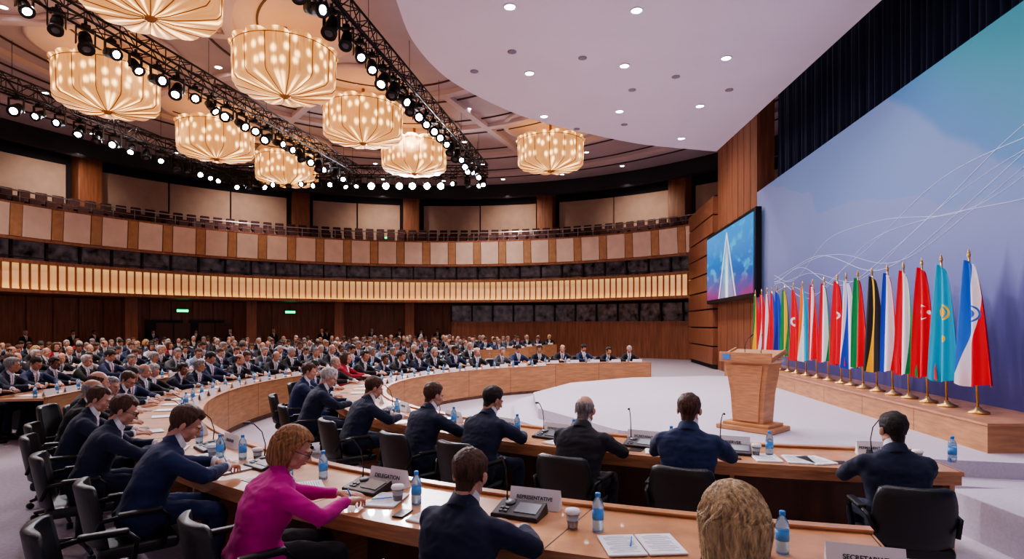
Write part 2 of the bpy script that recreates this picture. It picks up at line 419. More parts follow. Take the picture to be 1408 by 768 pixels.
# ------------------------------------------------------------------ balcony
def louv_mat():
    m=bpy.data.materials.new('louver_painted_glow'); m.use_nodes=True; nt=m.node_tree; N=nt.nodes; L=nt.links; bs=N['Principled BSDF']  # warm light on the panels painted in as a vertical emission gradient
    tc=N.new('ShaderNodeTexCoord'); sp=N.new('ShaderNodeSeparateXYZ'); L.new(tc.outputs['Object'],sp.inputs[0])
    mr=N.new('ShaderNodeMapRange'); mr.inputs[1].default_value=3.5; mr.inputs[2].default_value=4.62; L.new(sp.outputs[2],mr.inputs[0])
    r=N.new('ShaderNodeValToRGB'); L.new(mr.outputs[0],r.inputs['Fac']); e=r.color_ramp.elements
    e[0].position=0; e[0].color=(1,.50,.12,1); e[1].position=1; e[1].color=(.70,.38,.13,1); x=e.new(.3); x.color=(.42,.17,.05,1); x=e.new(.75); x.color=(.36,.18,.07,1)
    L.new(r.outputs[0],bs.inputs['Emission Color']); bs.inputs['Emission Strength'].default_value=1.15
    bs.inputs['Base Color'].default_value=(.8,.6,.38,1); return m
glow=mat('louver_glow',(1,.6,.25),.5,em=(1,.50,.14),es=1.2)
b=MB()
sweep(b,rect(18.2,22.4,5.9,6.2),33,210,0,2,PB)
sweep(b,rect(18.9,21.1,3.35,3.55),33,210,0,2,PB)
sweep(b,rect(18.15,18.3,5.65,7.12),33,210,0,2,PB)
sweep(b,rect(18.0,18.3,5.6,5.72),33,210,3,2,PB); sweep(b,rect(17.98,18.32,7.12,7.2),33,210,3,2,PB)
ang=33.
k=0
while ang<208:
    w=3.6 if k%2==0 else 1.5
    sweep(b,[(18.0,5.74),(18.15,5.74),(18.15,7.1),(17.92,7.1)],ang+.06,ang+w-.06,1 if k%2==0 else 2,1.3,PB); ang+=w; k+=1
sweep(b,rect(18.75,18.8,4.75,5.65),33,210,4,2,PB)
ang=33.
while ang<208: sweep(b,rect(18.6,18.8,4.75,5.65),ang,ang+.3,5,1,PB); ang+=4.2
sweep(b,rect(18.45,18.5,4.9,4.94),33,210,5,2,PB)
sweep(b,rect(17.95,19.0,4.62,4.76),33,210,3,2,PB); sweep(b,rect(18.0,19.0,3.35,3.5),33,210,3,2,PB)
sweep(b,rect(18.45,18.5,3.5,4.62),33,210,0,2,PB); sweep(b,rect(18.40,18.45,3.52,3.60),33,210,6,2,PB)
b.build('balcony',[WOODD,CREAM,TANP,WOODM,GLASSD,BLACK,glow],recalc=True)
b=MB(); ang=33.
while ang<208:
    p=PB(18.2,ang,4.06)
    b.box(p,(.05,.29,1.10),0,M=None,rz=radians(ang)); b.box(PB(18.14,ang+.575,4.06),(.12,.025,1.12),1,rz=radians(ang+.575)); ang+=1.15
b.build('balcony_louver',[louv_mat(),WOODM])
b=MB()
b.tube([PB(18.15,33+i*2.5,7.72) for i in range(71)],.03,6,0)
for i in range(60): p=PB(18.15,33+i*3); b.tube([(p.x,p.y,7.2),(p.x,p.y,7.72)],.02,6,0)
b.tube([PB(18.15,33+i*2.5,7.46) for i in range(71)],.012,6,0)
b.build('balcony_railing',[STEEL],recalc=True)
b=MB()
for row,(r,z) in enumerate(((19.2,6.4),(20.2,6.9),(21.2,7.4))):
    sweep(b,rect(r-.4,22.4,6.2,z),33,210,1,2,PB)
    ang=36.
    while ang<206:
        p=PB(r,ang,z); M=TR(p)@RZ(radians(ang+90))
        b.box((0,.0,.42),(.5,.45,.1),0,M,bev=.03,seg=1); b.box((0,-.25,.72),(.5,.09,.62),0,M,bev=.03,seg=1); b.box((0,0,.2),(.4,.3,.38),0,M)
        ang+=1.9
b.build('gallery_seating',[mat('seat_fabric',(.08,.035,.037),.9),WOODD],recalc=True)

def wl(D,off=0): return 6.18+.106*D+off
DV=Vector((.106,1,0)).normalized(); WR=atan2(DV.y,DV.x)
def wallbox(mb,D0,D1,off,th,z0,z1,mi=0,bev=0):
    a=Vector((wl(D0,off),D0,0)); c=Vector((wl(D1,off),D1,0)); m=(a+c)/2; L=(c-a).length
    nrm=Vector((DV.y,-DV.x,0)); m=m+nrm*th/2
    mb.box((m.x,m.y,(z0+z1)/2),(L,th,z1-z0),mi,rz=WR,bev=bev)
b=MB(); wallbox(b,19.75,25.3,.12,.5,0,11,0)
for i in range(7): wallbox(b,19.8+i*.78,19.8+i*.78+.72,.06,.07,0,10.9,0,bev=.012)
b.build('wall_side_wood',[WOODM])
b=MB()
for i in range(9): wallbox(b,25.3,30.6,-.15,.3,.2+i*.82,.2+i*.82+.76,0,bev=.02)
wallbox(b,25.3,30.6,0,.3,0,7.6,1)
b.build('wall_wing',[WOODM,DARK])
b=MB(); wallbox(b,-3,19.7,1.15,.2,0,11,0); b.build('wall_right',[DARK])
b=MB(); n=420; rows=[]
for z in (6.0,7.5,9.2,11.0):
    r=[]
    for i in range(n+1):
        D=1+18.5*i/n; o=.75+.09*sin(i*1.15)+.04*sin(i*.37+z*.2); r.append(Vector((wl(D,o),D,z)))
    rows.append(r)
b.loft(rows,0,caps=False,closed=False); b.build('stage_curtain',[CURTAIN])

class NH:
    def __init__(s,name): s.m=bpy.data.materials.new(name); s.m.use_nodes=True; s.nt=s.m.node_tree; s.N=s.nt.nodes; s.L=s.nt.links; s.bs=s.N['Principled BSDF']
    def mth(s,op,a,b_=None):
        n=s.N.new('ShaderNodeMath'); n.operation=op
        for i,x in enumerate((a,b_)):
            if x is None: continue
            if isinstance(x,(int,float)): n.inputs[i].default_value=x
            else: s.L.new(x,n.inputs[i])
        return n.outputs[0]
    def mix(s,f,c1,c2):
        n=s.N.new('ShaderNodeMix'); n.data_type='RGBA'; s.L.new(f,n.inputs[0])
        for i,c in ((6,c1),(7,c2)):
            if isinstance(c,tuple): n.inputs[i].default_value=(*c,1)
            else: s.L.new(c,n.inputs[i])
        return n.outputs[2]
    def step(s,v,a,b_):
        n=s.N.new('ShaderNodeMapRange'); n.interpolation_type='SMOOTHSTEP'; s.L.new(v,n.inputs[0]); n.inputs[1].default_value=a; n.inputs[2].default_value=b_; return n.outputs[0]
def backdrop_mat():
    h=NH('printed_backdrop'); mth,mix,step=h.mth,h.mix,h.step
    tc=h.N.new('ShaderNodeTexCoord'); sp=h.N.new('ShaderNodeSeparateXYZ'); h.L.new(tc.outputs['Object'],sp.inputs[0])
    y=mth('DIVIDE',mth('SUBTRACT',sp.outputs['Y'],7.8),11.8); z=mth('DIVIDE',sp.outputs['Z'],6.4)
    nz=h.N.new('ShaderNodeTexNoise'); nz.inputs['Scale'].default_value=.35; nz.inputs['Detail'].default_value=1.5; h.L.new(tc.outputs['Object'],nz.inputs['Vector']); nn=nz.outputs[0]
    base=mix(step(z,.1,1),(.135,.14,.36),(.19,.26,.45))
    base=mix(step(mth('ADD',y,mth('MULTIPLY',nn,.5)),.75,1.2),base,(.19,.22,.41))
    hcv=mth('ADD',mth('MULTIPLY',mth('POWER',mth('ABSOLUTE',y),1.3),.55),mth('MULTIPLY',nn,.42))
    s1=mth('SUBTRACT',z,mth('ADD',hcv,.34))
    base=mix(mth('MULTIPLY',step(s1,-.005,.005),.45),base,(.10,.20,.46))
    s3=mth('SUBTRACT',z,mth('ADD',mth('MULTIPLY',y,1.1),mth('ADD',.50,mth('MULTIPLY',nn,.30))))
    base=mix(step(s3,-.02,.02),base,(.06,.19,.42))
    base=mix(step(s3,.0,.30),base,(.035,.29,.37))
    s4=mth('SUBTRACT',mth('ADD',.42,mth('MULTIPLY',y,.16)),z)
    base=mix(mth('MULTIPLY',step(s4,-.12,.25),.55),base,(.085,.075,.25))
    wv=mth('PINGPONG',mth('ADD',y,mth('MULTIPLY',z,.05)),.022)
    pk=mth('SUBTRACT',mth('ADD',.46,mth('MULTIPLY',wv,5.)),mth('ADD',z,mth('MULTIPLY',y,1.5)))
    base=mix(mth('MULTIPLY',step(pk,0,.10),.6),base,(.035,.03,.14))
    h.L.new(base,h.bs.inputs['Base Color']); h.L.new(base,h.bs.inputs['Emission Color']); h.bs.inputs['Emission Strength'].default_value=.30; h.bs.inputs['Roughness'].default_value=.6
    return h.m
bd=empty('stage_backdrop')
b=MB(); a0=Vector((wl(1),1,0)); a1=Vector((wl(19.6),19.6,0))
b.add([a0+Vector((0,0,.3)),a1+Vector((0,0,.3)),a1+Vector((0,0,6.4)),a0+Vector((0,0,6.4)),a0+Vector((.12,0,.3)),a1+Vector((.12,0,.3)),a1+Vector((.12,0,6.4)),a0+Vector((.12,0,6.4))],
      [(0,3,2,1),(4,5,6,7),(0,1,5,4),(3,7,6,2),(1,2,6,5),(0,4,7,3)],0,smooth=False)
b.build('printed_panel',[backdrop_mat()],parent=bd)
b=MB()
for k,(ph,am,lo,fr) in enumerate(((0,.55,0,6.2),(.5,.65,.1,6.0),(1.1,.5,-.1,6.6),(1.9,.75,.25,5.2),(2.7,.4,-.25,7.3),(3.6,.7,.05,4.6),(4.4,.5,.45,6.9))):
    pts=[]
    for i in range(110):
        t=i/109; D=17.9-11.9*t
        z=3.15+lo*.6+1.2*t**1.6+ am*(1-.3*t)*sin(t*fr*1.25+ph)*ss(-.05,.3,t)+.12*sin(t*19+ph*2)*(1-t)
        pts.append(Vector((wl(D,-.004),D,z)))
    b.tube(pts,.0065 if k%2 else .005,5,0)
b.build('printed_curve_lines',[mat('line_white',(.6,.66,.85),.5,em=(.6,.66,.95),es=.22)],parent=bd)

def screen_mat():
    h=NH('screen_image'); mth,mix,step=h.mth,h.mix,h.step
    tc=h.N.new('ShaderNodeTexCoord'); sp=h.N.new('ShaderNodeSeparateXYZ'); h.L.new(tc.outputs['Generated'],sp.inputs[0])
    u=sp.outputs['X']; v=sp.outputs['Z']
    nz=h.N.new('ShaderNodeTexNoise'); nz.inputs['Scale'].default_value=6; nz.inputs['Detail'].default_value=6; h.L.new(tc.outputs['Generated'],nz.inputs['Vector'])
    base=mix(step(v,0,1),(.01,.06,.36),(.02,.28,.72))
    base=mix(step(nz.outputs[0],.5,.65),base,(.04,.45,.80))
    lo=mth('SUBTRACT',mth('MULTIPLY',nz.outputs[0],1.0),mth('ADD',v,.18))
    base=mix(step(lo,.0,.35),base,(.24,.03,.20))
    d=mth('ABSOLUTE',mth('SUBTRACT',u,.5)); wd=mth('MULTIPLY',mth('SUBTRACT',.92,v),.20)
    base=mix(mth('MULTIPLY',step(mth('SUBTRACT',wd,d),0,.06),.35),base,(.3,.65,1))
    edge=mth('ABSOLUTE',mth('SUBTRACT',wd,d)); st=mth('SUBTRACT',1,step(edge,.0,.02)); st=mth('MULTIPLY',st,step(mth('SUBTRACT',.95,v),0,.02))
    base=mix(st,base,(.9,.97,1))
    core=mth('MULTIPLY',mth('SUBTRACT',1,step(d,.0,.05)),mth('SUBTRACT',1,step(v,.3,.9)))
    base=mix(core,base,(1,1,1))
    h.L.new(base,h.bs.inputs['Emission Color']); h.bs.inputs['Emission Strength'].default_value=1.05; h.bs.inputs['Base Color'].default_value=(.01,.01,.01,1); h.bs.inputs['Roughness'].default_value=.3
    return h.m
sc=empty('projection_screen',(8.34,22.3,4.32)); sc.rotation_euler=(0,0,WR)
b=MB(); b.box((0,-.02,0),(6.9,.22,2.95),0,bev=.03); b.build('screen_frame',[BLACK],parent=sc)
b=MB(); b.box((0,0,0),(6.6,.02,2.65),0); o=b.build('screen_surface',[screen_mat()],parent=sc); o.location=(0,.10,0)

# canopy
outl=[(-2.16,10.85),(-2.12,12.4),(-1.75,13.9),(-1.2,15.0),(-.08,16.5),(1.0,17.5),(2.2,18.3),(3.5,19.1),(4.8,19.7),(7.15,20.35),(6.9,10.9),(6.7,0),(6.7,-3),(3,-2.2),(.5,0),(-.9,3),(-1.8,6.5),(-2.1,9)]
def catmull(pts,n=6,sharp=()):
    o=[];N=len(pts)
    for i in range(N):
        p0,p1,p2,p3=[Vector(pts[(i+k-1)%N]) for k in range(4)]
        if i in sharp: p0=p1
        if (i+1)%N in sharp: p3=p2
        for k in range(n):
            t=k/n; o.append(.5*((2*p1)+(p2-p0)*t+(2*p0-5*p1+4*p2-p3)*t*t+(-p0+3*p1-3*p2+p3)*t**3))
    return o
co=catmull(outl,6,(9,10,11,12))
b=MB(); b.loft([[Vector((p.x,p.y,z)) for p in co] for z in (8.0,8.9)],0,smooth=False); b.build('trim_stage_canopy',[CANOPY],recalc=True)
DLP=[(-.04,11.07),(.42,14.0),(.93,16.9),(2.63,13.6),(3.05,16.5),(5.2,16.1),(4.86,13.2),(5.5,18.9),(2.4,11.2),(5.3,10.6),(1.5,8),(4,6),(1.2,4.2),(4.5,2.5)]
b=MB()
b.rev([(.13,0),(.13,-.02),(.11,-.025),(.10,-.01)],20,0); b.rev([(.10,-.012),(.02,-.02)],20,1)
dme=b.build('downlight',[WHITE,DOWN],mesh_only=True)
def lamp(name,typ,loc,E,col,size=.1,target=None,ang=100,blend=1):
    l=bpy.data.lights.new(name,typ); l.energy=E; l.color=col
    if typ=='SPOT': l.spot_size=radians(ang); l.spot_blend=blend
    l.shadow_soft_size=size
    o=bpy.data.objects.new(name,l); COL.objects.link(o); o.location=loc
    if target is not None: o.rotation_euler=(Vector(target)-Vector(loc)).to_track_quat('-Z','Y').to_euler()
    return o
for x,y in DLP:
    inst('downlight',dme,(x,y,8.0)); lamp('downlight_beam','SPOT',(x,y,7.95),290,(1,.91,.95),.07,(x,y,0),125)
b=MB(); b.rev([(.10,0),(.10,-.015),(.04,-.02)],16,0); vme=b.build('ceiling_speaker',[mat('speaker_grille',(.35,.3,.36),.6)],mesh_only=True)
for x,y in ((.0,12.9),(3.1,15.0),(4.0,14.2),(1.6,13.2),(5.6,15),(3.4,17.6),(2.0,18),(-.9,13.9)): inst('ceiling_speaker',vme,(x,y,8.0))
k=0
for r in (6.3,10.4,14.5,18):
    for ang in range(0,360,24 if r<9 else (16 if r<12 else 12)):
        p=PB(r,ang+r*3)
        if p.y<7 or (p.x>-3 and p.y<20) or p.x>9: continue
        inst('downlight',dme,(p.x,p.y,11.0),sc=1.1)
        k+=1
        if k%4==0: lamp('house_downlight_beam','SPOT',(p.x,p.y,10.95),1800,(1,.87,.82),.08,(p.x,p.y,0),125)
for ang in (55,78,102,125,150):
    p=PB(19.0,ang,10.1); lamp('gallery_fill_spot','SPOT',p,400,(1,.78,.62),.08,PB(22,ang,7.8),120)  # added fill spots without fixtures, brighten the upper gallery wall

# ------------------------------------------------------------------ chandeliers
def chand_mat():
    m=bpy.data.materials.new('chandelier_silk'); m.use_nodes=True; nt=m.node_tree; N=nt.nodes; L=nt.links; bs=N['Principled BSDF']
    tc=N.new('ShaderNodeTexCoord'); sp=N.new('ShaderNodeSeparateXYZ'); L.new(tc.outputs['Object'],sp.inputs[0])
    at=N.new('ShaderNodeMath'); at.operation='ARCTAN2'; L.new(sp.outputs[1],at.inputs[0]); L.new(sp.outputs[0],at.inputs[1])
    mu=N.new('ShaderNodeMath'); mu.operation='MULTIPLY'; mu.inputs[1].default_value=30/(2*pi); L.new(at.outputs[0],mu.inputs[0])
    cb=N.new('ShaderNodeCombineXYZ'); L.new(mu.outputs[0],cb.inputs[0]); mz=N.new('ShaderNodeMath'); mz.operation='MULTIPLY'; mz.inputs[1].default_value=2.3; L.new(sp.outputs[2],mz.inputs[0]); L.new(mz.outputs[0],cb.inputs[1])
    vo=N.new('ShaderNodeTexVoronoi'); vo.inputs['Scale'].default_value=1; vo.voronoi_dimensions='2D'; vo.inputs['Randomness'].default_value=.75; L.new(cb.outputs[0],vo.inputs['Vector'])
    cb2=N.new('ShaderNodeCombineXYZ'); m5=N.new('ShaderNodeMath'); m5.operation='MULTIPLY'; m5.inputs[1].default_value=9; L.new(mu.outputs[0],m5.inputs[0]); L.new(m5.outputs[0],cb2.inputs[0]); L.new(sp.outputs[2],cb2.inputs[1])
    nz=N.new('ShaderNodeTexNoise'); nz.inputs['Scale'].default_value=1.5; nz.inputs['Detail'].default_value=4; L.new(cb2.outputs[0],nz.inputs['Vector'])
    r=N.new('ShaderNodeValToRGB'); r.color_ramp.elements[0].position=0; r.color_ramp.elements[0].color=(1,.60,.24,1); r.color_ramp.elements[1].position=.5; r.color_ramp.elements[1].color=(.86,.36,.09,1)
    L.new(vo.outputs['Distance'],r.inputs['Fac']); L.new(r.outputs[0],bs.inputs['Emission Color'])
    mr=N.new('ShaderNodeMapRange'); mr.interpolation_type='SMOOTHERSTEP'; mr.inputs[1].default_value=.0; mr.inputs[2].default_value=.42; mr.inputs[3].default_value=5.0; mr.inputs[4].default_value=.9; L.new(vo.outputs['Distance'],mr.inputs[0])
    m3=N.new('ShaderNodeMath'); m3.operation='MULTIPLY'; L.new(mr.outputs[0],m3.inputs[0])
    m4=N.new('ShaderNodeMapRange'); m4.inputs[1].default_value=.3; m4.inputs[2].default_value=.7; m4.inputs[3].default_value=.5; m4.inputs[4].default_value=1.3; L.new(nz.outputs[0],m4.inputs[0]); L.new(m4.outputs[0],m3.inputs[1]); L.new(m3.outputs[0],bs.inputs['Emission Strength'])
    bs.inputs['Base Color'].default_value=(.6,.38,.2,1); bs.inputs['Roughness'].default_value=.6
    return m
b=MB(); NL=14; n=168
prof=[(1.0,.62),(1.50,.68),(1.57,.64),(1.50,.56),(1.49,.2),(1.47,-.40),(1.38,-.50),(.95,-.60),(.5,-.68),(.12,-.70)]
rings=[]
for i,(r,z) in enumerate(prof):
    rr=[]
    for k in range(n):
        th=2*pi*k/n; lob=abs(cos(NL*th/2)); am=.05 if i in(1,2) else .018
        q=r*(1-am*(1-lob)**2*2)+.010*sin(th*84); zz=z+(.06*lob-.03 if i in(1,2,3) else (-.04*lob if i in (5,6) else 0))
        rr.append(Vector((q*cos(th),q*sin(th),zz)))
    rings.append(rr)
b.loft(rings,0)
for k in range(NL):
    th=2*pi*(k+.5)/NL
    b.tube([Vector((r*.985*cos(th),r*.985*sin(th),z-.005)) for r,z in prof[3:]],.013,6,1)
b.tube([Vector((1.50*cos(2*pi*i/60),1.50*sin(2*pi*i/60),.54)) for i in range(61)],.014,6,1)
b.rev([(.14,-.69),(.16,-.73),(.06,-.79),(.01,-.80)],16,1)
b.tube([(0,0,.6),(0,0,1.4)],.06,10,1)
b.rev([(2.15,1.40),(2.15,1.30),(2.02,1.28),(1.95,1.38)],64,2)
chm=b.build('chandelier',[chand_mat(),mat('bronze',(.45,.22,.08),.4,.8),CEILR],mesh_only=True)
for i,(x,y) in enumerate(((-6.9,17.7),(-13.2,19),(1.74,26.3),(-4.5,26.8),(-11.2,29),(-12.4,24.4),(-5.7,22.3),(-8.2,13.2),(-15.5,13.6),(-7.5,8.5))):
    inst('chandelier',chm,(x,y,9.6),rz=i*.4)

# ------------------------------------------------------------------ trusses + stage lights
def truss(name,p0,p1,w=.46):
    p0=Vector(p0);p1=Vector(p1); d=(p1-p0); L=d.length; d.normalize(); x=Vector((d.y,-d.x,0)); z=Vector((0,0,1)); b=MB()
    cr=[x*sx*w/2+z*sz*w/2 for sx,sz in ((-1,-1),(1,-1),(1,1),(-1,1))]
    for c in cr: b.tube([p0+c,p1+c],.032,6)
    n=int(L/.5)
    for i in range(n):
        a=p0+d*L*i/n; e=p0+d*L*(i+1)/n
        for k in range(4):
            c0,c1=cr[k],cr[(k+1)%4]
            if i%2: c0,c1=c1,c0
            b.tube([a+c0,e+c1],.016,5); b.tube([a+cr[k],a+cr[(k+1)%4]],.013,5)
    for i in range(0,n,6):
        a=p0+d*L*i/n; b.tube([a+z*w/2,Vector((a.x,a.y,11))],.008,5)
    b.build(name,[BLACK],recalc=True)
T=[((-4.95,9.5,9.55),(-1.4,28.6,9.55)),((-11.35,9.5,9.55),(-7.8,28.6,9.55)),((-17.6,9.5,9.55),(-14.1,28.6,9.55)),((-14.1,28.85,9.55),(-1.2,28.85,9.55))]
for p,q in T: truss('lighting_truss',p,q)
def spot_mesh(lens,tilt,lr=.085):
    b=MB()
    b.box((0,0,-.08),(.16,.16,.10),0,bev=.02); b.tube([(0,0,-.03),(0,0,.06)],.03,8)
    for s in (-1,1): b.box((s*.16,0,-.27),(.025,.09,.36),0,bev=.008)
    b.box((0,0,-.11),(.34,.10,.03),0,bev=.008)
    M=TR((0,0,-.38))@RX(radians(90+tilt))
    b.rev([(.05,-.22),(.11,-.20),(.125,-.05),(.115,.10),(.15,.14),(.15,.22),(lr+.01,.20)],20,0,M); b.rev([(lr,.201),(lr*.8,.215),(.02,.222)],20,1,M)
    return b.build('stage_light',[BLACK,lens],mesh_only=True)
sms=[spot_mesh(LAMP,t) for t in (18,32,48)]; smd=spot_mesh(mat('lens_off',(.1,.1,.12),.1),60); sm2=spot_mesh(LAMPB,22,.12)
for ti,(p,q) in enumerate(T):
    p=Vector(p);q=Vector(q); L=(q-p).length; n=int(L/(.72 if ti<3 else .66))
    for i in range(n):
        c=p.lerp(q,(i+.5)/n); c.z=9.33
        br=(ti==3 and n*.52<i<n*.84)
        o=inst('stage_light',sm2 if br else (smd if random.random()<.22 else random.choice(sms)),c,sc=1.25 if br else random.uniform(1.0,1.25))
        tx=(Vector((0,0,1))-c)+Vector((random.uniform(-2,6),0,0))
        o.rotation_euler=(0,0,atan2(tx.y,tx.x)+pi/2+(0 if br else random.uniform(-.8,.8)))
for c,t,E in (((-4.2,13,9.0),(3.5,9,1),1400),((-2.6,21,9.0),(4,11,0),1500),((-3.6,28.3,9.0),(2,6,1),2600),((-5.2,28.3,9.0),(-1,5,1),3400),((-9.5,19,9),(-3,8,1),3200),((-10.6,13,9),(0,4,1),2200),((-8.2,26,9),(8,12,3),900),((-15,20,9),(-8,14,0),2800),((-2,27,9),(-4,20,0),2200)):
    lamp('truss_spot_beam','SPOT',c,E,(.92,.88,1),.15,t,55,.7)

# ------------------------------------------------------------------ stage
stg=MB()
def octo(R,z0,z1,mi=0,cx=6.0,cy=12.2,ry=1.0):
    pts=[Vector((cx+R*cos(2*pi*(k+.5)/14),cy+R*ry*sin(2*pi*(k+.5)/14),0)) for k in range(14)]
    pts=[Vector((min(p.x,wl(p.y,-.02)),p.y,0)) for p in pts]
    stg.loft([[Vector((p.x,p.y,z)) for p in pts] for z in (z0,z1)],mi,smooth=False)
octo(6.1,0,.19); octo(5.65,.19,.38)
stg.build('stage_platform',[CARPET],recalc=True)
b=MB()
def plinth(D0,D1,f0,f1,z0,z1,mi):
    vs=[]
    for D in (D0,D1):
        for o in (f0,f1):
            for z in (z0,z1): vs.append(Vector((5.05+.106*D+o,D,z)))
    b.add(vs,[(0,1,3,2),(4,6,7,5),(0,4,5,1),(2,3,7,6),(0,2,6,4),(1,5,7,3)],mi,smooth=False)
for i in range(8):
    plinth(7.1+i*1.55,7.1+(i+1)*1.55-.012,0,1.1,.0,.72,0)
plinth(7.06,19.5,-.03,1.12,.72,.75,1)
b.build('flag_plinth',[WOODP,WOOD],recalc=True)
b=MB()
for i in range(3): b.box((4.55+.28*i,4.6,.0+.065*(i+1)),(.28 if i<2 else 2.4,1.5,.13*(i+1)),0,bev=.01)
b.build('stage_steps',[CARPET]).location=(.25,0.2,0)

# ------------------------------------------------------------------ flags
def flag_mat(name,cols,k=.3,emb=None):
    h=NH(name); mth=h.mth
    uv=h.N.new('ShaderNodeUVMap'); sp=h.N.new('ShaderNodeSeparateXYZ'); h.L.new(uv.outputs[0],sp.inputs[0])
    s=mth('ADD',sp.outputs[0],mth('MULTIPLY',mth('SUBTRACT',.5,sp.outputs[1]),k))
    r=h.N.new('ShaderNodeValToRGB'); r.color_ramp.interpolation='CONSTANT'; h.L.new(s,r.inputs['Fac'])
    e=r.color_ramp.elements; n=len(cols); e[0].color=(*cols[0],1); e[0].position=0
    if n==1: e[1].color=(*cols[0],1)
    for i in range(1,n):
        el=e[1] if i==1 else e.new(i/n)
        el.position=i/n; el.color=(*cols[i],1)
    col=r.outputs[0]
    for (cu,cv,rad,c) in (emb or []):
        du=mth('SUBTRACT',sp.outputs[0],cu); dv=mth('MULTIPLY',mth('SUBTRACT',sp.outputs[1],cv),3.4)
        d=mth('SQRT',mth('ADD',mth('MULTIPLY',du,du),mth('MULTIPLY',dv,dv)))
        col=h.mix(mth('LESS_THAN',d,rad),col,c)
    h.L.new(col,h.bs.inputs['Base Color']); h.bs.inputs['Roughness'].default_value=.6
    return h.m
R_=(.70,.006,.02);W_=(.84,.84,.9);G_=(.005,.27,.07);B_=(.012,.06,.50);Y_=(.95,.55,.008);K_=(.008,.008,.01);O_=(.9,.2,.01);C_=(.0,.38,.58);N_=(.01,.02,.24);LB=(.02,.15,.62)
FL=[(17.25,[G_,Y_,R_],None),(16.7,[R_,W_,R_],None),(16.2,[R_,W_,R_,R_],None),(15.8,[R_,R_,B_],None),(15.4,[B_,N_,B_],None),(14.85,[G_,Y_,G_],None),
(14.3,[R_],[(.5,.55,.22,W_),(.5,.55,.12,R_)]),(13.7,[O_,W_,C_],[(.5,.5,.1,B_)]),(13.1,[R_,W_,R_,R_],None),(12.5,[R_,W_,G_],None),(11.9,[R_],[(.5,.6,.16,W_),(.5,.6,.09,R_)]),
(11.5,[W_,B_,W_],None),(11.0,[G_,G_,R_,R_],None),(10.5,[K_,Y_,K_],None),(9.98,[B_,W_,R_],None),(9.5,[R_,W_,G_],None),
(9.0,[R_],[(.45,.60,.24,W_),(.53,.60,.19,R_),(.70,.60,.07,W_)]),(8.54,[C_],[(.5,.60,.25,Y_),(.5,.60,.19,C_),(.5,.60,.14,Y_),(.5,.37,.12,Y_)]),(7.88,[LB,W_,R_],[(.52,.58,.24,LB),(.52,.58,.19,W_),(.52,.58,.12,LB)])]
pole=MB(); pole.rev([(.13,0),(.13,.02),(.05,.05),(.025,.09)],20,0); pole.tube([(0,0,.08),(-.0,-.0,2.12)],.014,8,0); pole.ell((0,0,2.15),(.024,.024,.03),0); pole.rev([(.02,2.17),(.018,2.19),(.004,2.24)],8,0)
pme=pole.build('flag_pole',[GOLD],mesh_only=True)
for i,(D,cols,emb) in enumerate(FL):
    x=5.48+.106*D; e=empty('national_flag',(x,D,.752)); e.rotation_euler=(radians(random.uniform(-2.5,-1)),radians(-1.5),0)
    inst('flag_pole',pme,parent=e)
    nu,nv=60,60; vs=[];uvs=[]; ph=random.uniform(0,6); A=random.uniform(.8,1.15)
    for jv in range(nv+1):
        v=jv/nv
        for ju in range(nu+1):
            u=ju/nu; W=.15+.46*v**.65
            yy=.03-(u*W)+.18*v**.8
            fold=(.018+.036*v)*A*sin(u*2*pi*1.9+ph+v*.8)+.010*sin(u*2*pi*5+v*3+ph)*v
            dx=-.04+fold-.05*v
            L=1.62+.09*sin(u*pi*1.2+ph*.3)+.20*u
            zz=2.10-.10*u*(1-v)-v*L
            vs.append(Vector((dx,yy,zz))); uvs.append((u,1-v))
    fs=[(a,a+1,a+nu+2,a+nu+1) for jv in range(nv) for a in range(jv*(nu+1),jv*(nu+1)+nu)]
    me=bpy.data.meshes.new('flag_cloth'); me.from_pydata([tuple(v) for v in vs],[],fs); ul=me.uv_layers.new(name='UVMap')
    for p in me.polygons:
        p.use_smooth=True
        for li in p.loop_indices: ul.data[li].uv=uvs[me.loops[li].vertex_index]
    me.materials.append(flag_mat('flag_cloth_%d'%i,cols,.8 if i==18 else (.3 if len(cols)<5 else .1),emb)); inst('flag_cloth',me,parent=e)

# ------------------------------------------------------------------ podium
b=MB()
b.box((0,0,.035),(.86,.62,.07),0,bev=.015); b.box((0,0,.09),(.70,.5,.05),0,bev=.01)
def rr(w,d,z,y=0): return [Vector((-w/2,-d/2+y,z)),Vector((w/2,-d/2+y,z)),Vector((w/2,d/2+y,z)),Vector((-w/2,d/2+y,z))]
b.loft([rr(.46,.34,.11),rr(.52,.36,.55),rr(.66,.42,1.0)],0,smooth=False)
b.loft([rr(.34,.02,.14,-.175),rr(.38,.02,.55,-.185),rr(.50,.02,.97,-.215)],1,smooth=False)
b.loft([rr(.66,.42,1.0),rr(.76,.5,1.05)],0,smooth=False)
b.box((0,0,1.10),(.80,.54,.05),0,rx=radians(14),bev=.01); b.box((0,-.25,1.09),(.80,.03,.14),1,bev=.008)
b.box((-.385,0,1.12),(.03,.5,.07),0,rx=radians(14),bev=.008); b.box((.385,0,1.12),(.03,.5,.07),0,rx=radians(14),bev=.008)
b.box((-.28,-.27,1.09),(.12,.01,.08),2)
for s in (-.12,.12): b.tube([(s,.0,1.11),(s*1.1,.02,1.25),(s*.9,.08,1.36),(s*.6,.16,1.42)],[.006,.005,.005,.012],8,3)
b.build('podium',[WOODP,WOOD,mat('podium_badge',(.1,.3,.7),.4),BLACK],loc=(3.62,8.75,.38),rz=radians(-48))

